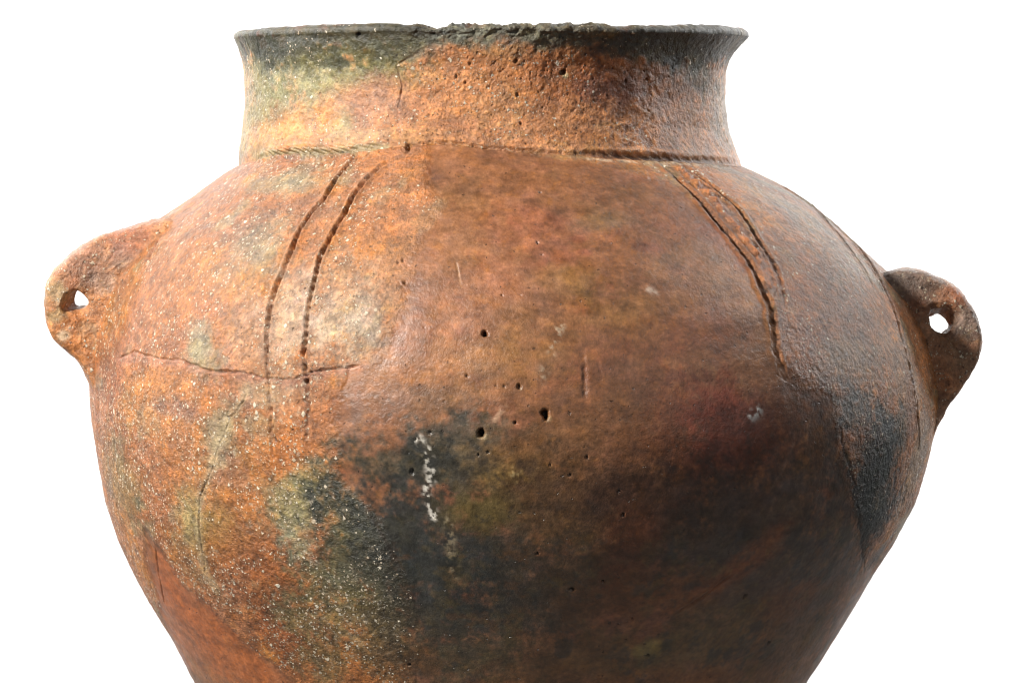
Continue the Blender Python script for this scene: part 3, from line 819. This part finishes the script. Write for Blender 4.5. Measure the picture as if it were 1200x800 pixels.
def add_mesh(name, P, quads, nrm, colr, gr, sp, pt, parent, label=None):
    me = bpy.data.meshes.new(name)
    nv, nf = len(P), len(quads)
    me.vertices.add(nv)
    me.vertices.foreach_set("co", np.ascontiguousarray(P, np.float32).ravel())
    me.loops.add(nf * 4)
    me.loops.foreach_set("vertex_index", np.ascontiguousarray(quads, np.int32).ravel())
    me.polygons.add(nf)
    me.polygons.foreach_set("loop_start", np.arange(0, nf * 4, 4, dtype=np.int32))
    me.polygons.foreach_set("use_smooth", np.ones(nf, bool))
    me.update(calc_edges=True)
    ca = me.attributes.new("clay_colour", 'FLOAT_COLOR', 'POINT')
    ca.data.foreach_set("color", np.concatenate([np.clip(colr, 0.004, 0.9), np.ones((nv, 1))], 1).astype(np.float32).ravel())
    for nm, a in (("grit", gr), ("speck", sp), ("pit", pt)):
        at = me.attributes.new(nm, 'FLOAT', 'POINT')
        at.data.foreach_set("value", np.ascontiguousarray(a, np.float32))
    if nrm is not None:
        me.normals_split_custom_set_from_vertices(nrm.astype(np.float32))
    me.materials.append(CLAY)
    o = bpy.data.objects.new(name, me)
    scene.collection.objects.link(o)
    o.parent = parent
    if label:
        o["label"] = label
    return o

rows = np.arange(NR - 1)
cols = np.arange(NC)
I, J = np.meshgrid(rows, cols, indexing='ij')
J2 = (J + 1) % NC
Q = np.stack([I * NC + J, (I + 1) * NC + J, (I + 1) * NC + J2, I * NC + J2], -1)     # outward facing
kind = np.zeros(I.shape, np.int8)                       # 0 body
kind[:ICR] = 1                                          # neck
lipline = np.searchsorted(row_s, 15.0)
kind[IL - 4:lipline] = 2                                # rim
kind[:IL - 30] = 0
f1 = fill_d[:-1] > 0
f2 = fill2_d[:-1] > 0
kind[(kind == 0) & f1 & (I > ICR)] = 3
kind[(kind == 0) & f2 & (I > ICR)] = 4
c0 = np.searchsorted(row_s, SCR - 6.5); c1_ = np.searchsorted(row_s, SCR + 6.5)
kind[c0:c1_] = 5
PV, NV, CV = POS.reshape(-1, 3), Nn.reshape(-1, 3), col.reshape(-1, 3)
GV, SV, TV = grit.ravel(), speck.ravel(), pit.ravel()
made = {}
def part(k, name, parent, label=None, extra=None):
    q = Q[kind == k].reshape(-1, 4)
    u, inv = np.unique(q, return_inverse=True)
    inv = inv.reshape(q.shape)
    made[k] = add_mesh(name, PV[u], inv, NV[u], CV[u], GV[u], SV[u], TV[u], parent, label)
    return made[k]
body = part(0, "body", jar)
neck = part(1, "neck", jar)
part(2, "rim", neck, "chipped, soot-darkened rim of the neck")
part(3, "restored_patch", body, "large smooth brown restored area of the belly")
part(4, "restored_patch", body, "smooth red-brown restored area low on the belly")
part(5, "cord_band", jar, "band pressed with twisted cord round the foot of the neck")

# closed bottom inside and outside of the foot
def disc(name, row, up):
    ring = POS[row]
    c = ring.mean(0)
    V = [tuple(c)] + [tuple(v) for v in ring[::10]]
    n = len(V) - 1
    F = [(0, 1 + k, 1 + (k + 1) % n) if up else (0, 1 + (k + 1) % n, 1 + k) for k in range(n)]
    return V, F
V1, F1 = disc("foot", NR - 1, False)
V2, F2 = disc("foot", 0, True)
me = bpy.data.meshes.new("foot")
me.from_pydata(V1 + V2, [], F1 + [tuple(i + len(V1) for i in f) for f in F2])
for nm, v in (("grit", 0.9), ("speck", 0.3), ("pit", 0.3)):
    at = me.attributes.new(nm, 'FLOAT', 'POINT'); at.data.foreach_set("value", np.full(len(me.vertices), v, np.float32))
ca = me.attributes.new("clay_colour", 'FLOAT_COLOR', 'POINT')
ca.data.foreach_set("color", np.tile(np.append(lin((150, 100, 70)), 1.0), len(me.vertices)).astype(np.float32))
me.materials.append(CLAY)
o = bpy.data.objects.new("foot", me); scene.collection.objects.link(o); o.parent = jar

# ------------------------------------------------------------------ lug handles
def lug(thc, outline, hole_c, hole_r, tshift, base_c, blobs, label, thick, sgn):
    """ear-shaped lug in the upright plane at angle thc; outline given as photograph pixels round the hole.
    A ring-shaped surface: each section runs from the hole's edge to the ear's edge."""
    nphi, nsec = 360, 110
    ol = np.array(outline, float)
    hx, hy = hole_c
    ang = np.arctan2(ol[:, 1] - hy, ol[:, 0] - hx)
    rad = np.hypot(ol[:, 1] - hy, ol[:, 0] - hx)
    o_ = np.argsort(ang); ang, rad = ang[o_], rad[o_]
    ph = np.linspace(-math.pi, math.pi, nphi, endpoint=False)
    rad_p = np.interp(ph, np.concatenate([ang - 2 * math.pi, ang, ang + 2 * math.pi]), np.tile(rad, 3))
    k = np.exp(-0.5 * (np.arange(-8, 9) / 2.5) ** 2); k /= k.sum()
    rad_p = np.convolve(np.concatenate([rad_p[-8:], rad_p, rad_p[:8]]), k, 'valid')
    a0 = hole_r * (1 + 0.12 * np.cos(2 * ph + 0.6) + 0.09 * np.cos(3 * ph + thc) + 0.05 * np.cos(5 * ph))
    t = np.linspace(0, 2 * math.pi, nsec, endpoint=False)
    PH, T = np.meshgrid(ph, t, indexing='ij')
    B = rad_p[:, None]; A0 = a0[:, None]
    ct, st = np.cos(T), np.sin(T)
    e = 0.42
    cw = np.sign(ct) * np.abs(ct) ** e
    sw = np.sign(st) * np.abs(st) ** e
    rr_ = (A0 + B) / 2 + (B - A0) / 2 * cw
    lx = hx + rr_ * np.cos(PH)                     # photograph pixels in the lug's plane
    ly_ = hy + rr_ * np.sin(PH)
    # thickness grows towards the jar
    toward = np.clip((lx - hx) * sgn / 70.0, -0.8, 1.6)
    TH_ = thick * (1.0 + 0.55 * np.clip(toward, -0.6, 2) + 0.9 * np.clip(toward - 0.35, 0, 2) ** 2)
    dep = -sw * TH_                                # towards the camera negative
    # the bore runs slantwise
    wgt = np.clip(1.35 - (rr_ - A0) / 14.0, 0, 1)
    lx = lx + tshift[0] * (dep / thick) * wgt
    ly_ = ly_ + tshift[1] * (dep / thick) * wgt
    # into space: the upright radial plane of the jar at angle thc
    ux, uy = math.sin(thc), -math.cos(thc)
    vx, vy = (math.cos(thc), math.sin(thc)) if thc < 0 else (-math.cos(thc), -math.sin(thc))   # towards the viewer's side
    cxx = float(Cof(hy))
    rho = ((lx - 600) - cxx) / ux
    for _ in range(3):
        kdep = (DPX + rho * uy) / DPX
        rho = ((lx - 600) * kdep - cxx) / ux
    P = np.stack([cxx + rho * ux - dep * vx, rho * uy - dep * vy, -(ly_ - YH) * kdep], -1).astype(np.float32)
    n_ = fbm(P, 40, 3, 0.6, 5 + thc * 3)
    f_ = fbm(P, 9, 3, 0.6, 8 + thc)
    # section normals, outward
    def nrm(P):
        a = np.roll(P, -1, 0) - np.roll(P, 1, 0)
        b = np.roll(P, -1, 1) - np.roll(P, 1, 1)
        n = np.cross(a, b)
        return n / (np.linalg.norm(n, axis=-1, keepdims=True) + 1e-9)
    n0 = nrm(P)
    cen = P.mean(1, keepdims=True)
    if np.mean(np.sum(n0 * (P - cen), -1)) < 0:
        n0 = -n0
        flip = True
    else:
        flip = False
    P = P + n0 * (1.7 * n_ + 0.9 * f_)[..., None]
    n1 = nrm(P) * (-1 if flip else 1)
    c = np.empty(P.shape, np.float32)
    c[:] = lin(base_c)
    for (bx, by, br, bc, ba) in blobs:
        d = np.hypot(lx - bx, ly_ - by) / br + 0.5 * n_ + 0.3 * f_
        al = ba * sstep(1.5, 0.5, d)
        c += (lin(bc).astype(np.float32) - c) * al[..., None].astype(np.float32)
    c *= (1 + 0.22 * n_ + 0.14 * f_)[..., None]
    P = P * PX
    P[..., 2] += ZC
    ii, jj = np.meshgrid(np.arange(nphi), np.arange(nsec), indexing='ij')
    i2, j2 = (ii + 1) % nphi, (jj + 1) % nsec
    q = np.stack([ii * nsec + jj, i2 * nsec + jj, i2 * nsec + j2, ii * nsec + j2], -1).reshape(-1, 4)
    if flip:
        q = q[:, ::-1]
    nv = nphi * nsec
    add_mesh("lug_handle", P.reshape(-1, 3), q, n1.reshape(-1, 3), c.reshape(-1, 3), np.full(nv, 1.0), np.full(nv, 0.42), np.full(nv, 0.5), jar, label)

lug(-1.32, [(196, 254), (165, 263), (140, 270), (110, 280), (90, 293), (74, 308), (62, 322), (55, 334), (53, 347), (53, 368), (57, 386), (66, 399), (78, 410), (90, 420), (100, 438), (112, 466), (150, 470), (190, 430), (215, 380), (225, 320), (222, 275)],
    (95, 350), 11.5, (12, -4), (182, 124, 80),
    [(90, 300, 26, (170, 126, 104), .7), (135, 300, 14, (188, 166, 152), .6), (120, 330, 14, (192, 160, 140), .6), (68, 340, 18, (164, 146, 110), .7), (66, 320, 10, (190, 128, 90), .6), (80, 385, 22, (206, 128, 62), .7), (64, 370, 10, (140, 130, 90), .6), (100, 390, 12, (160, 140, 110), .6), (95, 405, 16, (214, 136, 70), .6), (150, 275, 26, (172, 106, 80), .6), (72, 392, 8, (206, 190, 160), .7), (80, 330, 8, (206, 132, 92), .7)],
    "orange-brown pierced lug handle with pale grey bloom", 22, 1)
lug(1.40, [(1031, 320), (1042, 317), (1054, 315), (1070, 316), (1084, 318.5), (1098, 325), (1111, 332), (1124, 342), (1134, 353), (1142, 366), (1147, 378), (1150, 391), (1150, 404), (1145, 424), (1136, 440), (1124, 456), (1109, 476), (1098, 500), (1088, 520), (1050, 510), (1010, 470), (985, 410), (990, 350)],
    (1099, 378), 15.0, (-11, 8), (160, 116, 86),
    [(1060, 330, 26, (112, 98, 90), .8), (1090, 335, 24, (120, 98, 84), .7), (1120, 345, 14, (180, 108, 72), .7), (1135, 380, 20, (116, 104, 96), .7), (1105, 350, 12, (150, 100, 64), .6), (1075, 360, 12, (150, 92, 50), .6), (1120, 425, 20, (134, 112, 88), .6), (1100, 440, 26, (160, 102, 62), .7), (1090, 400, 16, (164, 118, 84), .6), (1130, 410, 8, (80, 66, 56), .6), (1080, 470, 20, (160, 132, 112), .6)],
    "dark brown pierced lug handle with rounded ear", 22, -1)

scene.render.engine = 'CYCLES'
scene.cycles.filter_width = 1.15
